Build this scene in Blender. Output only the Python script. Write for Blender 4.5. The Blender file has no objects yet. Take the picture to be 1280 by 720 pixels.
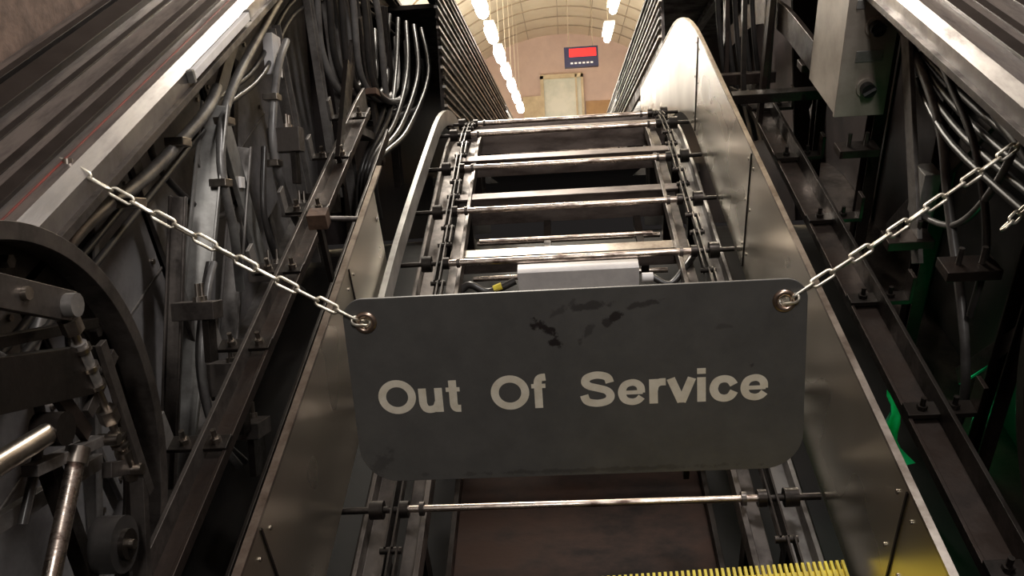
import bpy, bmesh, math, random
from mathutils import Vector, Matrix
random.seed(4)
C30=math.cos(math.radians(30)); S30=0.5
S0=3.7; NC=-3.2; RR=1.5; TH=math.radians(30)
YC=S0*C30-NC*S30; ZC=S0*S30+NC*C30
def P(x,t,n):
    """escalator path coordinates -> world (30 degree incline that rounds over to a level landing)"""
    if t<=S0: return Vector((x,t*C30-n*S30,t*S30+n*C30))
    r=n-NC; th=(t-S0)/RR
    if th<=TH:
        ph=TH-th
        return Vector((x,YC-r*math.sin(ph),ZC+r*math.cos(ph)))
    return Vector((x,YC+(t-S0-RR*TH),ZC+r))
bpy.context.scene.view_settings.view_transform='Standard'

# ---------------------------------------------------------------- materials
def mat(name,c1,c2=None,metal=0.0,rough=0.5,scale=8,bump=0.0,stretch=(1,1,1),r2=None,lo=0.4,hi=0.65,emis=None,es=0,detail=6):
    m=bpy.data.materials.new(name); m.use_nodes=True
    nt=m.node_tree; b=nt.nodes['Principled BSDF']
    b.inputs['Metallic'].default_value=metal; b.inputs['Roughness'].default_value=rough
    b.inputs['Base Color'].default_value=(*c1,1)
    if emis:
        b.inputs['Emission Color'].default_value=(*emis,1); b.inputs['Emission Strength'].default_value=es
    if c2 is not None:
        tc=nt.nodes.new('ShaderNodeTexCoord'); mp=nt.nodes.new('ShaderNodeMapping')
        mp.inputs['Scale'].default_value=stretch
        nz=nt.nodes.new('ShaderNodeTexNoise'); nz.inputs['Scale'].default_value=scale; nz.inputs['Detail'].default_value=detail
        nz.inputs['Roughness'].default_value=0.65
        rp=nt.nodes.new('ShaderNodeValToRGB')
        rp.color_ramp.elements[0].position=lo; rp.color_ramp.elements[1].position=hi
        rp.color_ramp.elements[0].color=(*c1,1); rp.color_ramp.elements[1].color=(*c2,1)
        L=nt.links.new
        L(tc.outputs['Object'],mp.inputs['Vector']); L(mp.outputs[0],nz.inputs['Vector'])
        L(nz.outputs[0],rp.inputs['Fac']); L(rp.outputs[0],b.inputs['Base Color'])
        if r2 is not None:
            mr=nt.nodes.new('ShaderNodeMapRange'); mr.inputs['From Min'].default_value=lo; mr.inputs['From Max'].default_value=hi
            mr.inputs['To Min'].default_value=rough; mr.inputs['To Max'].default_value=r2
            L(nz.outputs[0],mr.inputs['Value']); L(mr.outputs[0],b.inputs['Roughness'])
        if bump>0:
            bp=nt.nodes.new('ShaderNodeBump'); bp.inputs['Strength'].default_value=bump; bp.inputs['Distance'].default_value=0.01
            L(nz.outputs[0],bp.inputs['Height']); L(bp.outputs[0],b.inputs['Normal'])
    return m
M={}
M['stain']=mat('stainless_steel',(0.74,0.70,0.61),(0.58,0.54,0.46),1,0.26,2.5,0.0,(1,0.6,1),r2=0.33,detail=2)
M['lip']=mat('worn_steel_edge',(0.50,0.45,0.40),(0.24,0.20,0.17),1,0.33,12,0.05)
M['rod']=mat('polished_rod',(0.80,0.69,0.61),(0.13,0.09,0.075),1,0.26,7,0.05,(1.5,6,6),r2=0.5,lo=0.43,hi=0.64)
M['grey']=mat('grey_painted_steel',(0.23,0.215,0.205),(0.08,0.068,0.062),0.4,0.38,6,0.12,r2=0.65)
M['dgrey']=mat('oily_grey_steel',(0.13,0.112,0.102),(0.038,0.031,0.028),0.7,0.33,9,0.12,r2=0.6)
M['beam']=mat('dull_beam_steel',(0.19,0.158,0.145),(0.08,0.062,0.056),0.5,0.45,6,0.08,(1,3,3))
M['lgrey']=mat('light_grey_strip',(0.40,0.39,0.375),(0.21,0.20,0.188),0.5,0.36,8,0.08)
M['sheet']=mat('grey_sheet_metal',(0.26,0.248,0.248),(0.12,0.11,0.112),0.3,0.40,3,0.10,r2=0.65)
M['dark']=mat('greasy_dark_steel',(0.038,0.030,0.026),(0.013,0.010,0.008),0.7,0.30,9,0.2,r2=0.6)
M['black']=mat('oily_black_pan',(0.008,0.006,0.005),(0.003,0.0025,0.002),0.2,0.6,6,0.1)
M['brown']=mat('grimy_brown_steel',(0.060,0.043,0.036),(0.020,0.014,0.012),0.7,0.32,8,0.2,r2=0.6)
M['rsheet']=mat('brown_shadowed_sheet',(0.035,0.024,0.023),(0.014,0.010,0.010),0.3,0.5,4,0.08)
M['rust']=mat('rust_bracket',(0.16,0.095,0.065),(0.07,0.04,0.028),0.3,0.7,20,0.3)
M['plate']=mat('brown_greasy_plate',(0.040,0.021,0.015),(0.009,0.006,0.005),0.7,0.40,4,0.15,(1,2,1),r2=0.6)
M['cable']=mat('grey_cable',(0.17,0.162,0.158),(0.085,0.078,0.076),0.0,0.36,10)
M['cableb']=mat('black_cable',(0.026,0.024,0.023),(0.045,0.04,0.038),0.0,0.32,10)
M['conduit']=mat('metal_conduit',(0.36,0.35,0.34),(0.17,0.16,0.155),0.6,0.36,10)
M['white']=mat('white_plastic',(0.84,0.81,0.80),(0.70,0.67,0.67),0,0.4,10)
M['box']=mat('control_box_paint',(0.37,0.325,0.28),(0.26,0.225,0.19),0.1,0.42,6)
M['knob']=mat('black_knob',(0.012,0.012,0.012),None,0,0.35)
M['deck']=mat('balustrade_deck_metal',(0.42,0.395,0.385),(0.19,0.17,0.165),0.9,0.28,5,0.04,(6,1,1),r2=0.43)
M['deckd']=mat('dark_deck_moulding',(0.045,0.038,0.036),(0.022,0.018,0.017),0.7,0.30,10)
M['red']=mat('red_trim_line',(0.22,0.045,0.035),(0.10,0.04,0.035),0.2,0.4,10)
M['conc']=mat('brown_concrete',(0.15,0.095,0.07),(0.07,0.042,0.03),0,0.85,14,0.4)
M['vault']=mat('cream_vault_panel',(0.84,0.75,0.58),(0.75,0.65,0.49),0,0.45,1.5,0.02)
M['rib']=mat('vault_joint',(0.42,0.33,0.23),(0.34,0.27,0.19),0,0.6,3)
M['pink']=mat('pink_tiled_wall',(0.76,0.57,0.49),(0.68,0.50,0.43),0,0.5,2)
M['orange']=mat('orange_frame',(0.52,0.30,0.13),(0.40,0.22,0.10),0,0.5,3)
M['cream']=mat('cream_door_frame',(0.80,0.66,0.44),(0.62,0.48,0.30),0,0.5,3)
M['opening_glow']=mat('painted_opening_glow',(0.88,0.86,0.76),(0.66,0.68,0.58),0,0.4,1.6)  # pale base colour stands in for the glow of the far opening
M['tube']=mat('fluorescent_tube',(1,1,1),None,0,0.5,emis=(1,0.96,0.88),es=34)
M['led']=mat('red_led',(0.5,0.01,0.01),None,0,0.5,emis=(1,0.015,0.015),es=1.3)
M['navy']=mat('navy_sign_body',(0.010,0.010,0.05),None,0,0.4)
M['yellow']=mat('yellow_comb',(0.78,0.64,0.06),(0.55,0.42,0.04),0,0.5,20,0.1)
M['green']=mat('green_cloth',(0.01,0.40,0.17),(0.005,0.22,0.09),0,0.6,10,0.2)
M['chain']=mat('chain_steel',(0.74,0.70,0.61),(0.42,0.37,0.29),0.75,0.36,40,0.1)
M['brass']=mat('eyelet_brass',(0.58,0.44,0.36),(0.32,0.24,0.18),0.95,0.3,40)
M['floor']=mat('landing_floor',(0.12,0.11,0.10),(0.08,0.07,0.06),0,0.6,8)

# ---------------------------------------------------------------- mesh builder
class B:
    def __init__(s,name): s.name=name; s.v=[]; s.f=[]; s.m=[]; s.sm=[]; s.mats=[]
    def mi(s,k):
        if k not in s.mats: s.mats.append(k)
        return s.mats.index(k)
    def add(s,vs,fs,k,sm=False):
        o=len(s.v); s.v+= [tuple(v) for v in vs]; i=s.mi(k)
        for f in fs: s.f.append([a+o for a in f]); s.m.append(i); s.sm.append(sm)
    def sweep(s,prof,t0,t1,k,caps=True,step=0.12,dn=None):
        if t1>S0 or dn:
            n=max(2,int((t1-max(t0,S0))/step)+1)
            if dn: n=24; ts=[t0+(t1-t0)*i/n for i in range(n+1)]
            elif t0<S0: ts=[t0]+[S0+(t1-S0)*i/n for i in range(n+1)]
            else: ts=[t0+(t1-t0)*i/n for i in range(n+1)]
        else: ts=[t0,t1]
        m=len(prof); vs=[P(x,t,n_+(dn(t) if dn else 0)) for t in ts for x,n_ in prof]; fs=[]
        for j in range(len(ts)-1):
            for i in range(m):
                a=j*m+i; b=j*m+(i+1)%m; fs.append([a,b,b+m,a+m])
        if caps: fs.append(list(range(m))); fs.append(list(range((len(ts)-1)*m,len(ts)*m)))
        s.add(vs,fs,k)
    def sbox(s,x0,x1,t0,t1,n0,n1,k): s.sweep([(x0,n0),(x1,n0),(x1,n1),(x0,n1)],t0,t1,k)
    def wbox(s,x0,x1,y0,y1,z0,z1,k):
        vs=[(x,y,z) for z in (z0,z1) for y in (y0,y1) for x in (x0,x1)]
        s.add(vs,[[0,1,3,2],[4,5,7,6],[0,1,5,4],[2,3,7,6],[0,2,6,4],[1,3,7,5]],k)
    def beam(s,p,q,w,h,k,side=(1,0,0)):
        p=Vector(p); q=Vector(q); d=(q-p).normalized(); sd=Vector(side); sd=(sd-d*sd.dot(d)).normalized(); u=d.cross(sd)
        vs=[]
        for c in (p,q):
            for a,b in ((-1,-1),(1,-1),(1,1),(-1,1)): vs.append(c+sd*w/2*a+u*h/2*b)
        s.add(vs,[[0,1,2,3],[4,5,6,7],[0,1,5,4],[1,2,6,5],[2,3,7,6],[3,0,4,7]],k)
    def channel(s,p,q,w,h,k,side=(1,0,0),th=0.008,flip=1):
        p=Vector(p); q=Vector(q); d=(q-p).normalized(); sd=Vector(side); sd=(sd-d*sd.dot(d)).normalized(); u=d.cross(sd)
        s.beam(p,q,th,h,k,side)
        for e in (-1,1):
            off=sd*flip*w/2+u*(h/2-th/2)*e
            s.beam(p+off,q+off,w,th,k,side)
    def cyl(s,p,q,r,k,seg=14,r2=None):
        p=Vector(p); q=Vector(q); d=(q-p).normalized(); a=Vector((1,0,0)) if abs(d.x)<0.9 else Vector((0,0,1))
        u=d.cross(a).normalized(); w=d.cross(u); r2=r if r2 is None else r2
        vs=[]
        for c,rr in ((p,r),(q,r2)):
            for i in range(seg):
                an=2*math.pi*i/seg; vs.append(c+u*rr*math.cos(an)+w*rr*math.sin(an))
        s.add(vs,[[i,(i+1)%seg,seg+(i+1)%seg,seg+i] for i in range(seg)],k,True)
        s.add(vs[:seg],[list(range(seg))],k); s.add(vs[seg:],[list(range(seg))],k)
    def tube(s,pts,r,k,closed=False,seg=8,res=7,smooth=True):
        pts=[Vector(p) for p in pts]; n=len(pts)
        if smooth and n>2:
            out=[]; rng=n if closed else n-1
            for i in range(rng):
                if closed: a,b,c,d=pts[i-1],pts[i],pts[(i+1)%n],pts[(i+2)%n]
                else: a=pts[max(i-1,0)];b=pts[i];c=pts[i+1];d=pts[min(i+2,n-1)]
                for j in range(res):
                    t=j/res
                    out.append(0.5*((2*b)+(c-a)*t+(2*a-5*b+4*c-d)*t*t+(3*b-a-3*c+d)*t**3))
            if not closed: out.append(pts[-1])
            pts=out
        n=len(pts); vs=[]; u=None
        for i,p in enumerate(pts):
            d=(pts[(i+1)%n]-pts[i-1]) if closed else (pts[min(i+1,n-1)]-pts[max(i-1,0)])
            d.normalize()
            if u is None:
                a=Vector((1,0,0)) if abs(d.x)<0.8 else Vector((0,0,1)); u=(a-d*a.dot(d)).normalized()
            else: u=(u-d*u.dot(d)).normalized()
            w=d.cross(u)
            for j in range(seg):
                an=2*math.pi*j/seg; vs.append(p+u*r*math.cos(an)+w*r*math.sin(an))
        fs=[]
        for i in range(n if closed else n-1):
            for j in range(seg):
                a=i*seg+j; b=i*seg+(j+1)%seg; c=((i+1)%n)*seg+(j+1)%seg; d=((i+1)%n)*seg+j; fs.append([a,b,c,d])
        s.add(vs,fs,k,True)
        if not closed: s.add(vs[:seg],[list(range(seg))],k); s.add(vs[-seg:],[list(range(seg))],k)
    def arc(s,cy,cz,prof,a0,a1,k,n=36):
        m=len(prof); vs=[]; fs=[]
        for i in range(n+1):
            a=math.radians(a0+(a1-a0)*i/n)
            for x,r in prof: vs.append((x,cy+r*math.cos(a),cz+r*math.sin(a)))
        for i in range(n):
            for j in range(m): fs.append([i*m+j,i*m+(j+1)%m,(i+1)*m+(j+1)%m,(i+1)*m+j])
        fs.append(list(range(m))); fs.append(list(range(n*m,n*m+m)))
        s.add(vs,fs,k)
    def build(s,bevel=0.0,parent=None):
        me=bpy.data.meshes.new(s.name); me.from_pydata(s.v,[],s.f)
        for k in s.mats: me.materials.append(M[k])
        for p,i,sm in zip(me.polygons,s.m,s.sm): p.material_index=i; p.use_smooth=sm
        bm=bmesh.new(); bm.from_mesh(me); bmesh.ops.recalc_face_normals(bm,faces=bm.faces); bm.to_mesh(me); bm.free()
        o=bpy.data.objects.new(s.name,me); bpy.context.scene.collection.objects.link(o)
        if bevel>0:
            md=o.modifiers.new('bevel','BEVEL'); md.width=bevel; md.segments=2; md.limit_method='ANGLE'; md.angle_limit=math.radians(50)
        if parent: o.parent=parent
        return o
def empty(name):
    e=bpy.data.objects.new(name,None); bpy.context.scene.collection.objects.link(e); return e
TR=empty('escalator_truss')

# ---------------------------------------------------------------- stainless skirt panels
r=B('balustrade_skirt_panel')
END=S0+RR*TH+2.0
r.sweep([(0.60,-1.70),(0.610,-1.70),(0.610,-1.25),(0.60,-1.25)],0.3,END,'stain')
r.sweep([(0.597,-1.253),(0.612,-1.253),(0.612,-1.245),(0.597,-1.245)],0.3,END,'lip')
r.sweep([(0.615,-1.70),(0.645,-1.70),(0.645,-1.685),(0.615,-1.685)],0.3,4.4,'dgrey')
for t in (1.15,2.6,3.75):
    r.sbox(0.5965,0.601,t,t+0.005,-1.69,-1.262,'dark')
    for n in (-1.30,-1.45,-1.62):
        for e in (-0.035,0.04): c=P(0.600,t+e,n); r.cyl(c,c-Vector((0.003,0,0)),0.005,'lip',8)
r.build()
l=B('balustrade_skirt_panel')
l.sweep([(-0.60,-1.66),(-0.610,-1.66),(-0.610,-1.235),(-0.60,-1.235)],0.3,2.45,'stain')
l.sweep([(-0.597,-1.238),(-0.614,-1.238),(-0.614,-1.229),(-0.597,-1.229)],0.3,2.6,'lip')
for t in (1.1,2.0):
    l.sbox(-0.601,-0.5965,t,t+0.005,-1.65,-1.25,'dark')
    for n in (-1.29,-1.45,-1.6):
        for e in (-0.035,0.04): c=P(-0.600,t+e,n); l.cyl(c,c+Vector((0.003,0,0)),0.005,'lip',8)
l.build()
g=B('curved_skirt_rail')
g.sweep([(-0.585,-1.56),(-0.57,-1.56),(-0.57,-1.485),(-0.59,-1.485),(-0.59,-1.495),(-0.585,-1.495)],2.1,S0+RR*TH+0.25,'lgrey',dn=lambda t: -0.19*max(0,(t-2.5)/2.2)**1.3)
g.build(0.001)

# ---------------------------------------------------------------- step chains, axles, tracks
PITCH=0.394
tr=B('step_tracks')
for sx in (-1,1):
    tr.sweep([(sx*0.40,-1.79),(sx*0.455,-1.79),(sx*0.455,-1.765),(sx*0.415,-1.765),(sx*0.415,-1.735),(sx*0.40,-1.735)],0.5,6.0,'dgrey')
    tr.sweep([(sx*0.505,-1.80),(sx*0.565,-1.80),(sx*0.565,-1.735),(sx*0.553,-1.735),(sx*0.553,-1.785),(sx*0.505,-1.785)],0.5,6.0,'grey' if sx>0 else 'dgrey')
    tr.sbox(sx*0.58-0.01,sx*0.58+0.01,0.5,6.0,-2.1,-1.80,'dark')
    t=0.9
    while t<4.3:
        for xx in (0.43,0.535): 
            tr.sbox(sx*xx-0.02,sx*xx+0.02,t,t+0.05,-2.05,-1.79,'dark')
        t+=0.6
tr.build(0.0015,TR)
ax=B('step_axles_and_chain')
ks=[1.55+PITCH*i for i in range(-2,13)]
X=Vector((1,0,0))
for i,t in enumerate(ks):
    c=P(0,t,-1.70)
    ax.cyl(c-X*0.44,c+X*0.44,0.0125 if i>2 else 0.009,'rod',16)
    ax.cyl(c-X*0.62,c-X*0.44,0.009,'dark',10); ax.cyl(c+X*0.44,c+X*0.595,0.009,'dark',10)
    for sx in (-1,1):
        ax.cyl(c+X*sx*0.505,c+X*sx*0.54,0.030 if i>2 else 0.024,'dark',20)
        ax.cyl(c+X*sx*0.44,c+X*sx*0.462,0.022,'dark',16)
        ax.cyl(c+X*sx*0.40,c+X*sx*0.412,0.018,'dgrey',16)
        if i<len(ks)-1:
            for m_ in range(3):
                a=P(sx*0.475,t+PITCH*m_/3,-1.70); b=P(sx*0.475,t+PITCH*(m_+1)/3,-1.70)
                off=0.007 if m_%2 else -0.007
                ax.beam(a+X*off,b+X*off,0.005,0.030,'dark'); ax.beam(a+X*(off+0.018),b+X*(off+0.018),0.005,0.030,'dark')
                ax.cyl(a-X*0.02,a+X*0.034,0.009,'dgrey' if m_==0 else 'dark',10)
ax.build(0,TR)

cb=B('cross_beams')
def cross(t,n,w,h,x0,x1,k): cb.sbox(x0,x1,t,t+w,n,n+h,k)
cross(3.32,-1.88,0.03,0.13,-0.47,0.47,'beam'); cross(3.31,-1.755,0.05,0.008,-0.47,0.47,'beam')
cross(2.90,-1.86,0.03,0.085,-0.46,0.46,'beam'); cross(2.885,-1.78,0.055,0.006,-0.46,0.46,'lip')
cross(3.66,-1.82,0.03,0.09,-0.47,0.47,'beam'); cross(3.65,-1.735,0.05,0.006,-0.47,0.47,'beam')
cross(4.08,-1.84,0.05,0.12,-0.5,0.5,'beam')
cross(4.45,-1.82,0.05,0.12,-0.5,0.5,'beam')
cross(2.2,-1.88,0.04,0.09,-0.47,0.47,'beam')
for t,n,x0,x1 in ((3.08,-1.82,-0.36,0.34),(3.02,-1.84,-0.33,0.30),(3.72,-1.75,-0.4,0.38),(1.86,-1.84,-0.42,0.42)):
    cb.cyl(P(x0,t,n),P(x1,t,n),0.008,'rod',12)
cb.sbox(-0.19,0.25,2.68,2.74,-1.84,-1.725,'white')
cb.sbox(-0.195,0.255,2.672,2.68,-1.845,-1.83,'lgrey')
cb.tube([P(-0.20,2.70,-1.77),P(-0.3,2.68,-1.80),P(-0.38,2.70,-1.78),P(-0.45,2.66,-1.85)],0.014,'cableb')
cb.cyl(P(-0.25,2.69,-1.785),P(-0.28,2.685,-1.795),0.016,'yellow')
cb.cyl(P(0.26,2.68,-1.77),P(0.30,2.68,-1.77),0.018,'white')
cb.tube([P(0.30,2.68,-1.77),P(0.36,2.66,-1.79),P(0.42,2.72,-1.76),P(0.47,2.80,-1.75)],0.012,'cableb')
for x in (-0.1,0.28): cb.sbox(x,x+0.03,2.9,3.3,-1.90,-1.86,'dark')
cb.cyl(P(0.28,1.66,-1.68),P(0.50,1.66,-1.68),0.011,'lip'); cb.sbox(0.27,0.285,1.64,1.68,-1.72,-1.66,'dark')
for t in (2.95,3.2,3.5): cb.cyl(P(-0.42,t,-2.08),P(0.42,t,-2.08),0.012,'rod',10)
cb.build(0.0015,TR)

pn=B('drip_pan')
pn.sbox(-1.34,1.34,0.2,7.5,-2.36,-2.33,'black')
pn.sbox(-0.36,0.36,0.9,2.05,-2.02,-1.99,'plate')
pn.sbox(-0.375,-0.36,0.9,2.05,-2.03,-1.95,'dark'); pn.sbox(0.36,0.375,0.9,2.05,-2.03,-1.95,'dark')
pn.build(0.001,TR)

# step nosing with yellow edge at the bottom, sitting very slightly askew in its guides
st=B('escalator_step')
st.sbox(-0.36,0.37,0.95,1.14,-1.68,-1.63,'dark')
st.sbox(-0.54,0.0,1.14,1.225,-1.66,-1.63,'dark')
def yt(x): return 1.245+0.05*x
x=0.0; 
while x<0.565:
    x2=min(x+0.0125,0.57)
    st.sbox(x,x2,1.10,yt(x),-1.66,-1.627,'yellow'); st.sbox(x,x+0.006,1.10,yt(x)+0.016,-1.628,-1.617,'yellow'); x+=0.0125
st.sbox(-0.36,0.37,1.17,1.20,-1.73,-1.66,'dark')
st.build()

# ---------------------------------------------------------------- chord rails beside the panels
ch=B('chord_rail_a')
ch.sweep([(-0.93,-1.50),(-0.86,-1.50),(-0.86,-1.47),(-0.87,-1.47),(-0.87,-1.49),(-0.93,-1.49)],0.3,3.72,'brown')
ch.sweep([(-0.93,-1.58),(-0.918,-1.58),(-0.918,-1.44),(-0.93,-1.44)],0.3,3.9,'dgrey')
ch.sweep([(-0.80,-1.62),(-0.79,-1.62),(-0.79,-1.57),(-0.80,-1.57)],0.3,3.7,'dark')
for t in (1.1,1.55,1.95,2.35,2.75,3.2,3.6):
    ch.sbox(-1.02,-0.86,t,t+0.05,-1.475,-1.464,'dark'); ch.sbox(-1.02,-1.008,t,t+0.05,-1.475,-1.38,'grey')
    for xx in (-0.89,-0.97):
        ch.cyl(P(xx,t+0.025,-1.47),P(xx,t+0.025,-1.425),0.007,'lip',8); ch.cyl(P(xx,t+0.025,-1.464),P(xx,t+0.025,-1.450),0.013,'lip',6)
ch.sbox(-0.79,-0.73,2.32,2.37,-1.30,-1.25,'rust'); ch.sbox(-0.77,-0.755,2.33,2.36,-1.5,-1.30,'dark')
ch.cyl(P(-0.74,2.37,-1.29),P(-0.60,2.42,-1.33),0.009,'dgrey')
ch.build(0.0015,TR)
ch=B('chord_rail_b')
ch.sweep([(0.93,-1.62),(0.84,-1.62),(0.84,-1.59),(0.85,-1.59),(0.85,-1.605),(0.93,-1.605)],0.3,4.3,'brown')
ch.sweep([(0.93,-1.70),(0.918,-1.70),(0.918,-1.54),(0.93,-1.54)],0.3,4.3,'dark')
ch.sweep([(0.76,-1.70),(0.75,-1.70),(0.75,-1.64),(0.76,-1.64)],0.3,4.3,'dark')
for t in (1.2,1.7,2.2,2.7,3.2,3.7):
    ch.sbox(0.84,1.02,t,t+0.05,-1.595,-1.58,'dark'); ch.sbox(1.008,1.02,t,t+0.05,-1.595,-1.5,'brown')
    for xx in (0.88,0.96):
        ch.cyl(P(xx,t+0.025,-1.59),P(xx,t+0.025,-1.545),0.007,'dark',8); ch.cyl(P(xx,t+0.025,-1.582),P(xx,t+0.025,-1.568),0.014,'dark',6)
ch.build(0.0015,TR)

# ---------------------------------------------------------------- side frames
def frame(sx,k_post,k_sheet,name):
    f=B(name)
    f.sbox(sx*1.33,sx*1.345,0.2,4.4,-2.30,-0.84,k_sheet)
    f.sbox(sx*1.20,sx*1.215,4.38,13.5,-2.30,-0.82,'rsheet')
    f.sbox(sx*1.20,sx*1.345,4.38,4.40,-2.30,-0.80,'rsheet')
    f.sbox(min(sx*0.70,sx*1.215),max(sx*0.70,sx*1.215),5.3,13.5,-0.85,-0.82,'dark')
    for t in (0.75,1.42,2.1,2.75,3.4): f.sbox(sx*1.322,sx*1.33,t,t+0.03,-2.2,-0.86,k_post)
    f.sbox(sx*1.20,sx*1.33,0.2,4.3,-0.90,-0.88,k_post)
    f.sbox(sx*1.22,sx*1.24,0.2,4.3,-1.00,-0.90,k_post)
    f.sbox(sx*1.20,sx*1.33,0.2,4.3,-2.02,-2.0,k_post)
    return f
f=frame(-1,'grey','sheet','side_frame_a')
E=lambda *a: Vector(a)
f.channel(E(-1.10,2.78,0.45),E(-1.26,2.66,-0.72),0.05,0.085,'lgrey',side=(0.3,-1,0))
f.beam(E(-1.15,2.95,0.42),E(-1.15,3.26,-0.12),0.02,0.09,'lgrey')
f.channel(E(-1.15,3.50,0.86),E(-1.15,3.92,-0.08),0.04,0.08,'grey')
f.channel(E(-1.12,4.25,1.2),E(-1.12,4.6,0.1),0.04,0.09,'grey')
f.channel(E(-1.12,3.9,1.2),E(-1.12,4.25,0.2),0.03,0.06,'grey')
f.beam(E(-1.16,3.15,0.75),E(-1.16,2.75,0.25),0.015,0.06,'grey')
f.beam(E(-1.2,2.35,0.35),E(-1.2,2.85,-0.5),0.015,0.05,'grey')
f.beam(E(-1.22,3.3,0.7),E(-1.22,3.1,-0.2),0.015,0.04,'dark')
f.channel(E(-1.2,2.15,0.2),E(-1.28,2.15,-0.95),0.04,0.06,'grey',side=(0.3,-1,0))
f.channel(E(-1.15,3.12,0.35),E(-1.25,3.05,-0.5),0.04,0.07,'grey',side=(0.3,-1,0))
f.channel(E(-1.12,2.50,0.15),E(-1.2,2.46,-0.7),0.03,0.05,'dgrey',side=(0.3,-1,0))
f.channel(E(-1.0,5.0,1.3),E(-1.0,5.2,0.3),0.04,0.09,'dark')
f.beam(E(-0.98,4.4,1.1),E(-0.98,4.75,0.4),0.02,0.07,'dgrey')
f.beam(E(-0.9,3.5,0.32),E(-0.9,3.75,0.75),0.02,0.05,'dark')
f.beam(E(-1.0,3.9,0.25),E(-1.0,4.3,0.95),0.02,0.06,'dgrey')
f.wbox(-1.14,-1.13,3.03,3.07,0.20,0.24,'white'); f.wbox(-1.15,-1.11,3.42,3.52,0.66,0.82,'white')
for t0,t1,n0,n1 in ((0.95,1.62,-1.75,-1.02),(1.66,2.28,-1.75,-1.02),(2.32,2.92,-1.75,-1.02),(2.96,3.5,-1.75,-1.02)):
    f.sbox(-1.275,-1.268,t0,t1,n0,n1,'sheet')
    f.sbox(-1.268,-1.258,t0,t1,n1-0.015,n1,'grey'); f.sbox(-1.268,-1.258,t0,t0+0.012,n0,n1,'grey'); f.sbox(-1.268,-1.262,t0,t1,(n0+n1)/2,(n0+n1)/2+0.008,'grey')
    for a in (t0+0.04,t1-0.04):
        for b_ in (n0+0.05,n1-0.05,(n0+n1)/2+0.05): c_=P(-1.268,a,b_); f.cyl(c_,c_+Vector((0.008,0,0)),0.009,'lip',6)
f.wbox(-1.1,-0.98,3.6,3.8,0.12,0.20,'dark'); f.wbox(-1.06,-0.96,4.2,4.5,0.5,0.54,'brown'); f.wbox(-1.1,-0.92,4.4,4.8,0.72,0.75,'rust')
for (y,z,w_,h_) in ((2.95,-0.13,0.13,0.06),(2.55,-0.45,0.08,0.10),(3.35,0.10,0.10,0.05),(3.25,0.34,0.07,0.09),(2.35,-0.2,0.07,0.05),(2.62,-0.60,0.12,0.05)):
    f.wbox(-1.10,-0.98,y,y+w_,z,z+h_,'dgrey'); f.wbox(-1.02,-1.0,y+0.01,y+w_-0.01,z-0.12,z,'dark')
    for e in (0.02,w_-0.02):
        f.cyl((-1.03,y+e,z+h_),(-1.03,y+e,z+h_+0.05),0.007,'lip',6); f.cyl((-1.03,y+e,z+h_),(-1.03,y+e,z+h_+0.014),0.014,'lip',6)
for y,z in ((2.80,0.40),(2.74,0.20),(3.30,0.55),(3.26,0.30),(2.45,0.30),(2.15,0.12)):
    f.wbox(-1.115,-1.06,y-0.03,y+0.03,z-0.012,z+0.012,'lip')
f.build(0.002,TR)
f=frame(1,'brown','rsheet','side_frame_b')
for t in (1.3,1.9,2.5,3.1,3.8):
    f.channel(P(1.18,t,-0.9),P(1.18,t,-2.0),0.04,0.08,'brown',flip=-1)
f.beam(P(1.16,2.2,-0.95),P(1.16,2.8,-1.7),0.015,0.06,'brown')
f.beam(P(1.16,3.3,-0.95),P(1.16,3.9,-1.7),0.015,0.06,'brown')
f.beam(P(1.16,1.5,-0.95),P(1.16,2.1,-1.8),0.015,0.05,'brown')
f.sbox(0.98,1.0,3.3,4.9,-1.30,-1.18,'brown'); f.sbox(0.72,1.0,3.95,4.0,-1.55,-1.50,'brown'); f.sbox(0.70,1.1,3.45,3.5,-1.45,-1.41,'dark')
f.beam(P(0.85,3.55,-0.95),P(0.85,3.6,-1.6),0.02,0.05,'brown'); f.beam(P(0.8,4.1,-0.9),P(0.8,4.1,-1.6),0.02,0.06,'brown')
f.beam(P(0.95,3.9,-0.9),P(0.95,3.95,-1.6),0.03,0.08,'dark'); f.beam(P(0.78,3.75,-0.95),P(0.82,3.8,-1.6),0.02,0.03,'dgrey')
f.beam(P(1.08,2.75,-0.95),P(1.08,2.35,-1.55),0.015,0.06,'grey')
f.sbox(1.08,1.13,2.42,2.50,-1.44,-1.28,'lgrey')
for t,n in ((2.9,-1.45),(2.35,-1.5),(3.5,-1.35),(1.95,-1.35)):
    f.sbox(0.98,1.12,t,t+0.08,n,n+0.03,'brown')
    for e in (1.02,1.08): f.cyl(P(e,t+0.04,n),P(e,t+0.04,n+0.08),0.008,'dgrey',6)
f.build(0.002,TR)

# ---------------------------------------------------------------- curved handrail guides
for sx in (-1,1):
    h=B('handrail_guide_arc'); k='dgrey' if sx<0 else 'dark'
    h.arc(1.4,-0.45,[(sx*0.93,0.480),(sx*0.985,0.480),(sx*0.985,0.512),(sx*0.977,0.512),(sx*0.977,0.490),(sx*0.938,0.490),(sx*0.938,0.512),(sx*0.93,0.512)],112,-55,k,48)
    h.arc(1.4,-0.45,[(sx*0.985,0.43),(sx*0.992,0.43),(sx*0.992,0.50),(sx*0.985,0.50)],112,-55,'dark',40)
    for a in (80,40,5,-30):
        a=math.radians(a); c=Vector((sx*0.975,1.4+0.45*math.cos(a),-0.45+0.45*math.sin(a)))
        h.cyl(c+Vector((sx*0.02,0,0)),c-Vector((sx*0.005,0,0)),0.013,'dgrey',6)
    h.beam((sx*1.0,1.75,-0.25),(sx*1.25,2.0,-0.25),0.03,0.03,k); h.beam((sx*1.0,1.5,-0.0),(sx*1.25,1.6,-0.1),0.03,0.03,k)
    h.build(0.001)

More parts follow.
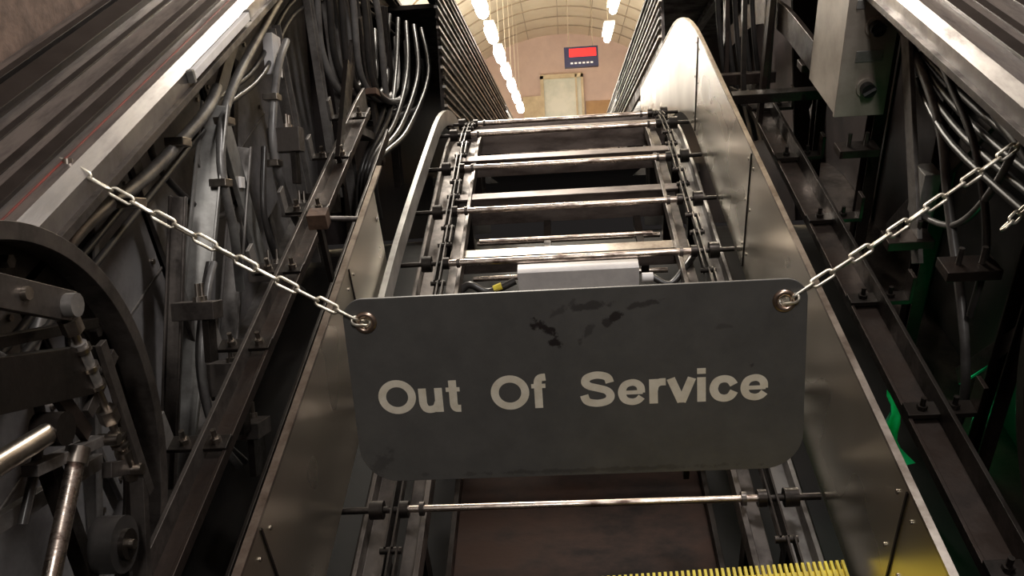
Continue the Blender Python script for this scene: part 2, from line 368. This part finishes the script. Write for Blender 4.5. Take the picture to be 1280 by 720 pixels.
# linkage
k=B('tension_linkage')
x=-0.90
k.beam((x,1.25,-0.035),(x,1.53,-0.095),0.02,0.055,'dgrey'); k.cyl((x-0.02,1.50,-0.09),(x+0.03,1.50,-0.09),0.022,'grey',12); k.cyl((x-0.02,1.38,-0.06),(x+0.02,1.38,-0.06),0.012,'lip',8)
a=Vector((x,1.507,-0.095)); b=Vector((x-0.01,1.726,-0.47)); d=(b-a)
k.cyl(a,b,0.008,'lip')
k.cyl(a+d*0.18,a+d*0.42,0.014,'grey',8); k.cyl(a+d*0.55,a+d*0.62,0.020,'lip',6); k.cyl(a+d*0.05,a+d*0.12,0.02,'lip',6); k.cyl(a+d*0.80,a+d*0.97,0.018,'lip',8)
for q in (0.2,0.3,0.4,0.7,0.75): k.cyl(a+d*q,a+d*(q+0.02),0.019,'lip',10)
k.cyl((x,1.25,-0.325),(x,1.45,-0.30),0.019,'lip'); k.cyl((x-0.03,1.45,-0.30),(x+0.02,1.45,-0.30),0.03,'dark',16)
k.cyl((x,1.50,-0.376),(x,1.37,-0.60),0.016,'rod'); k.cyl((x,1.50,-0.376),(x,1.515,-0.35),0.022,'lip',8)
k.beam((x-0.03,1.3,-0.2),(x-0.03,1.60,-0.22),0.06,0.09,'dark'); k.beam((x+0.01,1.60,-0.17),(x+0.01,1.74,-0.50),0.012,0.025,'dgrey')
k.beam((x-0.01,1.57,-0.30),(x-0.01,1.68,-0.20),0.012,0.025,'dgrey'); k.beam((x-0.02,1.50,-0.25),(x-0.02,1.58,-0.34),0.015,0.03,'brown')
k.beam((x,1.72,-0.46),(x,1.70,-0.72),0.03,0.02,'dgrey'); k.beam((x-0.02,1.40,-0.36),(x-0.02,1.62,-0.36),0.03,0.02,'grey'); k.beam((x-0.04,1.48,-0.36),(x-0.04,1.58,-0.62),0.03,0.03,'dark')
k.beam((x-0.01,1.62,-0.42),(x-0.01,1.73,-0.44),0.02,0.03,'dgrey'); k.cyl((x-0.02,1.70,-0.44),(x+0.02,1.70,-0.44),0.012,'lip',8); k.cyl((x-0.02,1.62,-0.36),(x+0.02,1.62,-0.36),0.012,'lip',8)
k.cyl((x-0.03,1.61,-0.563),(x+0.02,1.61,-0.563),0.055,'cableb',28); k.cyl((x+0.015,1.61,-0.563),(x+0.03,1.61,-0.563),0.03,'dark',16); k.cyl((x-0.03,1.61,-0.563),(x+0.04,1.61,-0.563),0.01,'lip',8)
k.beam((-0.96,1.2,-0.14),(-0.96,1.70,-0.14),0.03,0.02,'dark')
k.beam((-0.97,1.25,-0.45),(-0.97,1.7,-0.42),0.02,0.03,'grey')
k.tube([(-0.93,1.25,-0.12),(-0.93,1.38,-0.17),(-0.93,1.46,-0.28),(-0.94,1.40,-0.45)],0.009,'cableb')
k.build(0.001)

# ---------------------------------------------------------------- cables
c=B('conduit_and_cable_run')
X=-1.08
c.tube([(X,3.45,0.95),(X,3.26,0.814),(X,2.85,0.49),(X,2.735,0.27),(X,2.80,0.045),(X-0.05,2.95,-0.15)],0.016,'conduit')
c.tube([(X,3.5,0.80),(X,3.36,0.655),(X,3.25,0.37),(X,3.4,0.14),(X,3.67,-0.026)],0.016,'cable')
c.tube([(X,2.75,0.5),(X,2.62,0.395),(X-0.03,2.3,0.2),(X-0.06,1.96,0.03),(X-0.08,1.8,-0.2)],0.018,'conduit')
c.tube([(X,2.62,-0.05),(X,2.55,-0.144),(X,2.48,-0.35),(X,2.54,-0.554),(X,2.7,-0.7)],0.012,'cable')
c.tube([(X-0.03,2.66,-0.05),(X-0.03,2.6,-0.15),(X-0.03,2.53,-0.35),(X-0.03,2.6,-0.554),(X,2.75,-0.7)],0.012,'cableb')
c.tube([(X-0.1,2.5,0.45),(X-0.1,2.5,0.25),(X-0.1,2.9,0.1),(X-0.1,3.2,0.2)],0.011,'cableb')
c.tube([(X,3.15,0.35),(X,3.1,0.1),(X,3.25,-0.1),(X,3.5,-0.2)],0.012,'cableb')
for i in range(11):
    o=i*0.06; X2=-1.10+0.04*(i%5)
    c.tube([(X2,3.85+o,1.45),(X2+0.02,3.98+o*1.1,1.15),(X2,4.10+o*1.3,0.88-0.02*i),(X2+0.03,4.3+o*1.6,0.72),(X2+0.05,4.7+o*1.7,0.85),(X2,5.0+o*2,1.2)],0.017,'cable' if i%3==0 else 'cableb')
for i in range(5):
    X2=-0.98+0.03*i
    c.tube([(X2,5.2+0.1*i,1.3),(X2+0.02*i,4.95+0.08*i,0.95),(X2+0.03,4.7,0.68-0.03*i),(X2-0.05,4.45-0.05*i,0.35),(X2-0.1,4.5,0.1)],0.014,'cableb')
for i in range(2):
    c.tube([P(-1.16+0.02*i,1.0,-1.02-0.03*i),P(-1.16+0.02*i,2.6,-1.03-0.03*i),P(-1.15+0.02*i,3.2,-1.08-0.03*i),P(-1.13,3.8,-1.0-0.05*i),P(-1.08,4.4,-0.95-0.06*i),P(-1.02,5.5,-0.95-0.06*i)],0.010,'cableb')
c.tube([(-0.7,2.05,-0.62),(-0.75,2.0,-0.7),(-0.72,1.9,-0.8),(-0.66,1.8,-0.85)],0.014,'cable')
c.build()
c=B('conduit_and_cable_run')
X=1.1
c.tube([(X,3.1,0.7),(X,2.87,0.506),(X,2.68,0.25),(X,2.63,0.024),(X,2.54,-0.361),(X,2.575,-0.597),(X,2.8,-0.8)],0.014,'cable')
c.tube([(X,2.75,0.55),(X,2.6,0.35),(X,2.45,0.15),(X,2.4,-0.1),(X,2.5,-0.3)],0.011,'cableb')
c.tube([(X,2.5,0.5),(X,2.35,0.25),(X,2.2,0.12),(X,2.12,-0.02),(X,2.2,-0.4)],0.014,'cableb')
c.tube([(X,2.3,0.42),(X,2.2,0.22),(X,2.35,0.05),(X,2.6,-0.05),(X,2.9,0.0)],0.010,'cable')
for i in range(4):
    c.tube([P(1.16-0.02*i,1.6,-1.0-0.03*i),P(1.15-0.02*i,2.3,-1.04-0.03*i),P(1.12,2.7,-1.0-0.03*i)],0.011,'cableb')
for i in range(5):
    c.tube([(0.75+0.04*i,4.2,1.25),(0.76+0.04*i,4.3,1.0),(0.80+0.04*i,4.4,0.7),(0.9+0.04*i,4.6,0.4)],0.012,'cableb')
c.build()

# ---------------------------------------------------------------- control box
b=B('isolator_control_box')
b.sbox(0.95,1.11,2.93,3.28,-1.29,-0.87,'box')
b.sbox(0.945,1.115,2.915,2.93,-1.295,-0.865,'box')
for n in (-0.98,-1.19):
    b.cyl(P(1.04,2.915,n),P(1.04,2.905,n),0.034,'box',20); b.cyl(P(1.04,2.905,n),P(1.04,2.875,n),0.024,'knob',20); b.beam(P(1.02,2.870,n-0.012),P(1.06,2.870,n+0.012),0.012,0.012,'knob',side=(0,1,0))
b.sbox(0.99,1.08,2.911,2.915,-1.10,-1.06,'lgrey')
b.sbox(0.97,1.0,2.911,2.915,-0.92,-0.89,'lgrey')
b.build(0.003)

# ---------------------------------------------------------------- balustrade decks
for sx in (-1,1):
    d=B('balustrade_deck'); q=-0.0 if sx<0 else -0.06
    pr=[(-1.00,-0.83),(-1.00,-0.76),(-1.025,-0.735),(-1.35,-0.665),(-1.42,-0.665),(-1.42,-0.88),(-1.40,-0.88),(-1.40,-0.70),(-1.05,-0.77),(-1.05,-0.83)]
    d.sweep([((-sx)*x_,n_+q) for x_,n_ in pr],0.1,12,'deck')
    def strip(x0,n0,x1,n1,k,h=0.008):
        d.sweep([((-sx)*x0,n0+q),((-sx)*x1,n1+q),((-sx)*x1,n1+h+q),((-sx)*x0,n0+h+q)],0.1,12,k)
    if sx<0: strip(-1.046,-0.733,-1.050,-0.732,'red',0.005)
    strip(-1.07,-0.728,-1.10,-0.721,'deckd',0.012); strip(-1.13,-0.716,-1.15,-0.711,'deckd',0.006); strip(-1.20,-0.70,-1.215,-0.694,'deckd',0.006); strip(-1.25,-0.688,-1.31,-0.675,'deckd',0.02); strip(-1.33,-0.672,-1.35,-0.667,'deckd',0.02)
    d.sweep([((-sx)*-1.002,-0.82+q),((-sx)*-0.985,-0.82+q),((-sx)*-0.985,-0.80+q),((-sx)*-1.002,-0.80+q)],0.1,12,'dgrey')
    d.build(0.001)
w=B('white_fascia_strip')  # plain white plastic strip on the deck's inner fascia
w.sbox(-0.998,-0.980,2.26,2.80,-0.785,-0.760,'white'); w.sbox(-0.999,-0.979,2.25,2.265,-0.79,-0.755,'lgrey'); w.sbox(-0.999,-0.979,2.795,2.81,-0.79,-0.755,'lgrey')
w.build(0.002)

# upper landing inner balustrades
for sx,xi,ztop,y0 in ((-1,0.66,1.50,5.0),(1,0.64,1.60,5.6)):
    u=B('landing_balustrade')
    X0=sx*xi; X1=sx*(xi+0.02); zb=0.72 if sx<0 else 1.15
    u.wbox(min(X0,X1),max(X0,X1),y0,14,zb-0.1,ztop-0.04,'dark')
    a_=sx*(xi-0.02); b_=sx*(xi+0.14)
    u.wbox(min(a_,b_),max(a_,b_),y0,14,ztop-0.045,ztop-0.025,'deckd')
    z=zb; i=0
    while z<ztop-0.06:
        kk=('lip','dark','lgrey','dark')[i%4]; u.wbox(min(X0,X0-sx*0.018),max(X0,X0-sx*0.018),y0-0.02*i,14,z,z+0.014,kk); z+=0.05; i+=1
    u.tube([(X0+sx*0.05,y0-0.1,ztop),(X0+sx*0.05,9,ztop),(X0+sx*0.05,14,ztop)],0.032,'cableb',seg=12)
    u.build()

# ---------------------------------------------------------------- sign
emp=empty('out_of_service_sign')
ev=Vector((0,-0.2257,0.974)).normalized(); exv=Vector((1,0,0)); en=exv.cross(ev)
MS=Matrix(((exv.x,ev.x,en.x,0),(exv.y,ev.y,en.y,1.89),(exv.z,ev.z,en.z,-0.131),(0,0,0,1)))
emp.matrix_world=MS
def sign_mat():
    m=bpy.data.materials.new('scuffed_grey_sign_paint'); m.use_nodes=True; nt=m.node_tree; b=nt.nodes['Principled BSDF']; L=nt.links.new
    N=nt.nodes.new
    tc=N('ShaderNodeTexCoord')
    n1=N('ShaderNodeTexNoise'); n1.inputs['Scale'].default_value=9; n1.inputs['Detail'].default_value=9; n1.inputs['Roughness'].default_value=0.7
    n2=N('ShaderNodeTexNoise'); n2.inputs['Scale'].default_value=30; n2.inputs['Detail'].default_value=7; n2.inputs['Roughness'].default_value=0.7
    L(tc.outputs['Object'],n1.inputs['Vector']); L(tc.outputs['Object'],n2.inputs['Vector'])
    r1=N('ShaderNodeValToRGB'); r1.color_ramp.elements[0].position=0.35; r1.color_ramp.elements[1].position=0.7
    r1.color_ramp.elements[0].color=(0.082,0.079,0.076,1); r1.color_ramp.elements[1].color=(0.112,0.107,0.102,1)
    L(n1.outputs[0],r1.inputs['Fac'])
    # fine specks
    sp=N('ShaderNodeMapRange'); sp.inputs['From Min'].default_value=0.70; sp.inputs['From Max'].default_value=0.76; L(n2.outputs[0],sp.inputs['Value'])
    last=sp.outputs[0]
    # grime patches (x, y, half-width, half-height, angle, strength) on the board, ragged by noise
    for (cx,cy,rx,ry,an,stg) in ((-0.060,-0.083,0.034,0.012,-0.55,1.0),(-0.040,-0.120,0.020,0.010,-0.3,1.0),(0.094,-0.066,0.014,0.010,0.4,0.9),(0.075,-0.075,0.010,0.012,1.0,0.7),
                                 (0.03,-0.040,0.050,0.009,0.1,0.6),(0.150,-0.040,0.040,0.007,0.15,0.6),(0.03,-0.100,0.020,0.008,0.9,0.45),(0.388,-0.19,0.010,0.008,0.3,0.6),(-0.02,-0.045,0.03,0.012,0.5,0.4),(0.33,-0.10,0.02,0.006,0.1,0.3),(-0.46,-0.40,0.05,0.02,0.8,0.35),(0.02,-0.432,0.30,0.006,0,0.35)):
        mp=N('ShaderNodeMapping'); mp.vector_type='TEXTURE'; mp.inputs['Location'].default_value=(cx,cy,0); mp.inputs['Rotation'].default_value=(0,0,an); mp.inputs['Scale'].default_value=(rx,ry,1)
        L(tc.outputs['Object'],mp.inputs['Vector'])
        ln=N('ShaderNodeVectorMath'); ln.operation='LENGTH'; L(mp.outputs[0],ln.inputs[0])
        ml=N('ShaderNodeMath'); ml.operation='MULTIPLY_ADD'; ml.inputs[1].default_value=-5.0; ml.inputs[2].default_value=2.6; L(n2.outputs[0],ml.inputs[0])
        ad=N('ShaderNodeMath'); ad.operation='ADD'; L(ln.outputs['Value'],ad.inputs[0]); L(ml.outputs[0],ad.inputs[1])
        rr=N('ShaderNodeMapRange'); rr.inputs['From Min'].default_value=1.15; rr.inputs['From Max'].default_value=0.75; rr.inputs['To Max'].default_value=stg; L(ad.outputs[0],rr.inputs['Value'])
        mxm=N('ShaderNodeMath'); mxm.operation='MAXIMUM'; L(last,mxm.inputs[0]); L(rr.outputs[0],mxm.inputs[1]); last=mxm.outputs[0]
    mx=N('ShaderNodeMix'); mx.data_type='RGBA'; mx.inputs[7].default_value=(0.016,0.011,0.011,1)
    L(last,mx.inputs[0]); L(r1.outputs[0],mx.inputs[6]); L(mx.outputs[2],b.inputs['Base Color'])
    b.inputs['Roughness'].default_value=0.5
    return m
M['sign']=sign_mat()
M['text']=mat('cream_lettering',(0.90,0.83,0.70),(0.78,0.70,0.56),0,0.5,30)
def to_mesh(cu,name,mt,loc):
    ob=bpy.data.objects.new(name+'_tmp',cu); bpy.context.scene.collection.objects.link(ob)
    bpy.context.view_layer.update()
    dg=bpy.context.evaluated_depsgraph_get(); me=bpy.data.meshes.new_from_object(ob.evaluated_get(dg)); bpy.data.objects.remove(ob)
    me.materials.clear(); me.materials.append(mt)
    o=bpy.data.objects.new(name,me); bpy.context.scene.collection.objects.link(o); o.parent=emp; o.location=loc
    return o
cu=bpy.data.curves.new('board','CURVE'); cu.dimensions='2D'; cu.fill_mode='BOTH'; cu.extrude=0.003; cu.bevel_depth=0.001
def poly(pts):
    s=cu.splines.new('POLY'); s.points.add(len(pts)-1)
    for p,q in zip(s.points,pts): p.co=(q[0],q[1],0,1)
    s.use_cyclic_u=True
pts=[]
for cx,cy,rr,a0 in ((0.5,0,0.045,0),(-0.5,0,0.045,90),(-0.5,-0.443,0.085,180),(0.5,-0.443,0.085,270)):
    sxx=1 if cx>0 else -1; syy=-1 if cy==0 else 1
    for i in range(11):
        a=math.radians(a0+9*i); pts.append((cx-sxx*rr+rr*math.cos(a),cy+syy*rr+rr*math.sin(a)))
poly(pts)
EY=[(-0.452,-0.053),(0.452,-0.047)]
for e in EY: poly([(e[0]+0.013*math.cos(-i*math.pi/10),e[1]+0.013*math.sin(-i*math.pi/10)) for i in range(20)])
to_mesh(cu,'board',M['sign'],(0,0,0))
def ell(cx,cy,rx,ry,n=36): return [(cx+rx*math.cos(2*math.pi*i/n),cy+ry*math.sin(2*math.pi*i/n)) for i in range(n+1)]
W=0.215
G={
'O':(1.08,[(ell(0.53,0.5,0.41,0.41),W,0)]),
'u':(0.77,[([(0.15,0.73),(0.15,0.45),(0.155,0.26),(0.22,0.12),(0.35,0.085),(0.50,0.14),(0.575,0.30)],W,1),([(0.59,0.73),(0.59,0.0)],W,0)]),
't':(0.46,[([(0.22,0.94),(0.22,0.5),(0.22,0.22),(0.27,0.10),(0.41,0.085)],W,1),([(0.03,0.665),(0.41,0.665)],0.13,0)]),
'f':(0.46,[([(0.21,0.0),(0.21,0.5),(0.21,0.78),(0.27,0.90),(0.42,0.925)],W,1),([(0.03,0.665),(0.41,0.665)],0.13,0)]),
'S':(0.93,[([(0.77,0.68),(0.70,0.85),(0.45,0.92),(0.21,0.85),(0.155,0.71),(0.25,0.60),(0.46,0.53),(0.69,0.44),(0.775,0.29),(0.70,0.14),(0.45,0.075),(0.19,0.14),(0.11,0.33)],W,1)]),
'e':(0.78,[([(0.16,0.36),(0.66,0.36)],0.12,0),([(0.62,0.34),(0.605,0.52),(0.51,0.63),(0.375,0.655),(0.21,0.58),(0.135,0.37),(0.20,0.16),(0.375,0.08),(0.53,0.115),(0.63,0.22)],W*0.92,1)]),
'r':(0.50,[([(0.15,0.0),(0.15,0.73)],W,0),([(0.15,0.36),(0.19,0.54),(0.30,0.63),(0.46,0.64)],W,1)]),
'v':(0.70,[([(0.085,0.73),(0.35,0.02)],W,0),([(0.615,0.73),(0.35,0.02)],W,0),([(0.26,0.045),(0.44,0.045)],0.09,0)]),
'i':(0.32,[([(0.15,0.0),(0.15,0.73)],W,0),([(0.15,0.83),(0.15,1.0)],W,0)]),
'c':(0.76,[([(0.635,0.47),(0.54,0.61),(0.375,0.655),(0.21,0.58),(0.135,0.37),(0.21,0.16),(0.375,0.08),(0.54,0.125),(0.64,0.28)],W,1)]),
}
def cat(p,res=6):
    p=[Vector((a,b,0)) for a,b in p]; o=[]
    for i in range(len(p)-1):
        a=p[max(i-1,0)];b=p[i];c=p[i+1];d=p[min(i+2,len(p)-1)]
        for j in range(res):
            t=j/res; o.append(0.5*((2*b)+(c-a)*t+(2*a-5*b+4*c-d)*t*t+(3*b-a-3*c+d)*t**3))
    o.append(p[-1]); return [(v.x,v.y) for v in o]
def word(txt,x0,x1,base,cap):
    tot=sum(G[c_][0] for c_ in txt)-0.06
    kx=(x1-x0)/tot; bd=B('lettering_'+txt.lower()); cur=0; zc=0.0045
    for c_ in txt:
        adv,strokes=G[c_]
        for si,(pp,w_,sm) in enumerate(strokes):
            if sm: pp=cat(pp)
            closed=abs(pp[0][0]-pp[-1][0])<1e-6 and abs(pp[0][1]-pp[-1][1])<1e-6
            n=len(pp); vs=[];fs=[]
            for i in range(n):
                if closed: a=pp[(i-1)%(n-1)]; b_=pp[(i+1)%(n-1)]
                else: a=pp[max(i-1,0)]; b_=pp[min(i+1,n-1)]
                dx=b_[0]-a[0]; dy=b_[1]-a[1]; L_=math.hypot(dx,dy); nx,ny=-dy/L_*w_/2,dx/L_*w_/2
                for sg in (1,-1): vs.append((x0+(cur+pp[i][0]-0.03+sg*nx)*kx,base+(pp[i][1]+sg*ny)*cap,zc+0.0002*si))
            for i in range(n-1): fs.append([2*i,2*i+1,2*i+3,2*i+2])
            bd.add(vs,fs,'text')
        cur+=adv
    o=bd.build(); o.parent=emp
    for p_ in o.data.polygons:
        if p_.normal.z<0: p_.flip()
word('Out',-0.4415,-0.256,-0.273,0.080)
word('Of',-0.187,-0.064,-0.273,0.080)
word('Service',0.012,0.424,-0.273,0.080)
ey=B('eyelets')
for e in EY:
    for zz in (0.004,-0.004): 
        pts=[(e[0]+0.019*math.cos(i*math.pi/12),e[1]+0.019*math.sin(i*math.pi/12),zz) for i in range(24)]
        ey.tube(pts,0.0065,'brass',closed=True,smooth=False,seg=10)
o=ey.build(); o.parent=emp
def wpt(x,y,z=0): return MS@Vector((x,y,z))

# ---------------------------------------------------------------- chains
def link(bd,c,d,side,L=0.058,W=0.0125,r=0.0036):
    d=d.normalized(); side=(side-d*side.dot(d)).normalized(); h=L/2-W
    pts=[]
    for i in range(9):
        a=-math.pi/2+math.pi*i/8; pts.append(c+d*(h+ (W-r)*math.cos(a))+side*(W-r)*math.sin(a))
    for i in range(9):
        a=math.pi/2+math.pi*i/8; pts.append(c+d*(-h+(W-r)*math.cos(a))+side*(W-r)*math.sin(a))
    bd.tube(pts,r,'chain',closed=True,smooth=False,seg=8)
def chain(name,a,b,sag,n):
    bd=B(name); a=Vector(a); b=Vector(b)
    f=lambda t: a.lerp(b,t)-Vector((0,0,sag*4*t*(1-t)))
    Lt=(b-a).length; L=Lt/n+0.0115
    for i in range(n):
        p=f(i/n); q=f((i+1)/n); dd=q-p
        base=Vector((0.05,-1,0.25)) if i%2 else Vector((0,0.35,1))
        base=base+Vector((random.uniform(-.2,.2),random.uniform(-.2,.2),random.uniform(-.2,.2)))
        link(bd,(p+q)/2,dd,base,L)
    return bd
cl=chain('hanging_chain',(-1.04,1.80,0.185),wpt(-0.470,-0.046,0.006),0.006,14)
cl.tube([(-1.04,1.80,0.185),(-1.06,1.81,0.20),(-1.10,1.82,0.205),(-1.16,1.84,0.20)],0.005,'chain'); cl.cyl((-1.04,1.80,0.178),(-1.04,1.80,0.20),0.010,'lip')
link(cl,wpt(-0.462,-0.050,0.004),wpt(-0.44,-0.06,-0.01)-wpt(-0.49,-0.04,0.02),Vector((0,0.3,1)),0.05)
cl.build()
cr=chain('hanging_chain',(1.10,2.08,0.185),wpt(0.470,-0.040,0.006),0.006,14)
link(cr,wpt(0.462,-0.045,0.004),wpt(0.44,-0.055,-0.01)-wpt(0.49,-0.035,0.02),Vector((0,0.3,1)),0.05)
cr.cyl((1.10,2.08,0.175),(1.10,2.08,0.20),0.012,'lip')
cr.build()
c2=chain('spare_chain_tail',(1.125,2.12,0.06),(1.0,2.10,-0.055),0.004,6); c2.tube([(1.125,2.12,0.06),(1.14,2.12,0.07),(1.2,2.2,0.05)],0.004,'chain'); c2.build()

# ---------------------------------------------------------------- green cloth
gc=B('green_rag')
base=Vector((1.0,2.87,-0.69)); vs=[];fs=[];N=9
for i in range(N):
    for j in range(N):
        u=i/(N-1);v=j/(N-1); wd=0.015+0.11*v
        vs.append((base.x+0.05*math.sin(u*9)*v+0.02*math.sin(v*7)+(u-0.5)*wd*0.8,base.y+(u-0.5)*wd,base.z+0.10-0.22*v+0.02*math.sin(u*6)))
for i in range(N-1):
    for j in range(N-1): fs.append([i*N+j,i*N+j+1,(i+1)*N+j+1,(i+1)*N+j])
gc.add(vs,fs,'green',True); gc.build()
gd=bpy.data.lights.new('green_indicator_light','POINT'); gd.energy=0.6; gd.color=(0.02,1,0.3); gd.shadow_soft_size=0.03
go=bpy.data.objects.new('green_indicator_light',gd); go.location=(1.15,2.70,-0.60); bpy.context.scene.collection.objects.link(go)

# ---------------------------------------------------------------- surrounding shell
w=B('wall_left'); w.sbox(-1.60,-1.425,-0.5,4.2,-2.3,2.2,'conc'); w.build()
w=B('wall_right'); w.sbox(1.425,1.60,-0.5,4.2,-2.3,2.2,'conc'); w.build()
w=B('floor'); w.wbox(-3.5,3.5,8.0,22.1,0.44,0.52,'floor'); w.wbox(-0.60,0.60,6.4,8.0,0.44,0.55,'floor'); w.build()
v=B('ceiling'); RV=3.6; zs=1.2; y0=4.6; y1=22.2; n=40; vs=[];fs=[]
for yy in (y0,y1):
    for i in range(n+1):
        a=math.pi*i/n; vs.append((RV*math.cos(a),yy,zs+RV*math.sin(a)))
fs=[[i,i+1,n+1+i+1,n+1+i] for i in range(n)]
v.add(vs,fs,'vault',True)
yy=5.0
while yy<22:
    vs=[];fs=[]
    for i in range(n+1):
        a=math.pi*i/n
        for rr,dy in ((RV,0),(RV-0.02,0),(RV-0.02,0.04),(RV,0.04)): vs.append((rr*math.cos(a),yy+dy,zs+rr*math.sin(a)))
    for i in range(n):
        for j in range(4): fs.append([i*4+j,i*4+(j+1)%4,(i+1)*4+(j+1)%4,(i+1)*4+j])
    v.add(vs,fs,'rib'); yy+=0.9
for a in range(15,180,12):
    a=math.radians(a+3); p=Vector((math.cos(a)*(RV-0.005),0,zs+math.sin(a)*(RV-0.005)))
    v.beam(p+Vector((0,y0,0)),p+Vector((0,y1,0)),0.012,0.012,'rib')
v.build()
w=B('wall_hall_left'); w.wbox(-3.7,-3.6,4.6,22.2,0.4,1.25,'pink'); w.build()
w=B('wall_hall_right'); w.wbox(3.6,3.7,4.6,22.2,0.4,1.25,'pink'); w.build()
w=B('wall_back'); w.wbox(-3.7,3.7,22.2,22.4,0.4,5.0,'pink'); w.build()
d=B('door_1')
d.wbox(-0.42,0.50,22.12,22.17,0.52,3.70,'opening_glow')
for a in ((-0.50,-0.42),(0.50,0.56),(0.36,0.40)): d.wbox(a[0],a[1],22.05,22.19,0.52,3.78,'cream')
d.wbox(-0.5,0.56,22.05,22.19,3.70,3.80,'cream'); d.wbox(-0.95,-0.5,22.08,22.19,0.52,3.3,'cream')
d.wbox(0.60,1.5,22.08,22.19,0.52,3.1,'orange')
d.build()
s=B('train_indicator_sign')
s.wbox(0.10,0.78,18,18.15,3.22,3.62,'navy'); s.wbox(0.2,0.74,17.985,18.0,3.42,3.58,'led'); 
for xx in range(6): s.wbox(0.22+xx*0.08,0.27+xx*0.08,17.985,18.0,3.28,3.31,'white')
for xx in (0.2,0.68): s.cyl((xx,18.08,3.6),(xx,18.08,4.74),0.008,'rib')
s.build()
fl=B('fluorescent_light_fitting')
y=7.5
while y<21.0:
    fl.wbox(-0.99,-0.85,y-0.05,y+0.65,2.79,2.83,'white'); fl.cyl((-0.92,y,2.72),(-0.92,y+0.6,2.72),0.075,'tube'); fl.cyl((-0.92,y+0.3,2.83),(-0.92,y+0.3,4.66),0.005,'vault',6)
    y+=1.5
fl.build()
fl=B('fluorescent_light_fitting')
for y in (12.9,15.0):
    fl.wbox(0.77,0.95,y-0.05,y+1.05,3.37,3.40,'white'); fl.cyl((0.86,y,3.31),(0.86,y+1.0,3.31),0.06,'tube'); fl.cyl((0.86,y+0.5,3.4),(0.86,y+0.5,4.66),0.005,'vault',6)
fl.build()

# ---------------------------------------------------------------- lights
def area(name,loc,target,sx,sy,e,col):
    l=bpy.data.lights.new(name,'AREA'); l.shape='RECTANGLE'; l.size=sx; l.size_y=sy; l.energy=e; l.color=col
    o=bpy.data.objects.new(name,l); o.location=loc; o.rotation_euler=(Vector(target)-Vector(loc)).to_track_quat('-Z','Y').to_euler()
    bpy.context.scene.collection.objects.link(o)
area('shaft_ceiling_light',(0.8,1.3,2.6),(-0.9,2.6,0.0),0.2,1.2,62,(1,0.96,0.92))
area('front_fill_light',(0.2,-1.8,1.5),(-0.2,2.2,-0.2),0.25,0.9,46,(1,0.95,0.89))  # unseen fill added behind the camera to brighten sign and cross beams
area('landing_ceiling_light',(-0.6,6.0,3.2),(0.5,4.4,0.7),0.25,2.0,200,(1,0.92,0.80))
area('vault_fill_light',(0,13,1.0),(0,13.5,4),2,12,700,(1,0.92,0.79))  # unseen area light added low in the hall to brighten the vault
wd=bpy.data.worlds.new('dim_station_air'); wd.use_nodes=True; wd.node_tree.nodes['Background'].inputs[0].default_value=(0.52,0.46,0.44,1); wd.node_tree.nodes['Background'].inputs[1].default_value=0.03
bpy.context.scene.world=wd

# ---------------------------------------------------------------- camera
cd=bpy.data.cameras.new('camera'); cd.sensor_width=36; cd.lens=36*1100/1280; cd.clip_start=0.02
co=bpy.data.objects.new('camera',cd); bpy.context.scene.collection.objects.link(co)
psi=math.radians(3.8); p=math.radians(3.7); ro=math.radians(3.0)
F=Vector((-math.sin(psi)*math.cos(p),math.cos(psi)*math.cos(p),-math.sin(p)))
R0=Vector((math.cos(psi),math.sin(psi),0)); U0=R0.cross(F)
R=R0*math.cos(ro)-U0*math.sin(ro); U=U0*math.cos(ro)+R0*math.sin(ro)
co.matrix_world=Matrix(((R.x,U.x,-F.x,0),(R.y,U.y,-F.y,0),(R.z,U.z,-F.z,0),(0,0,0,1)))
bpy.context.scene.camera=co
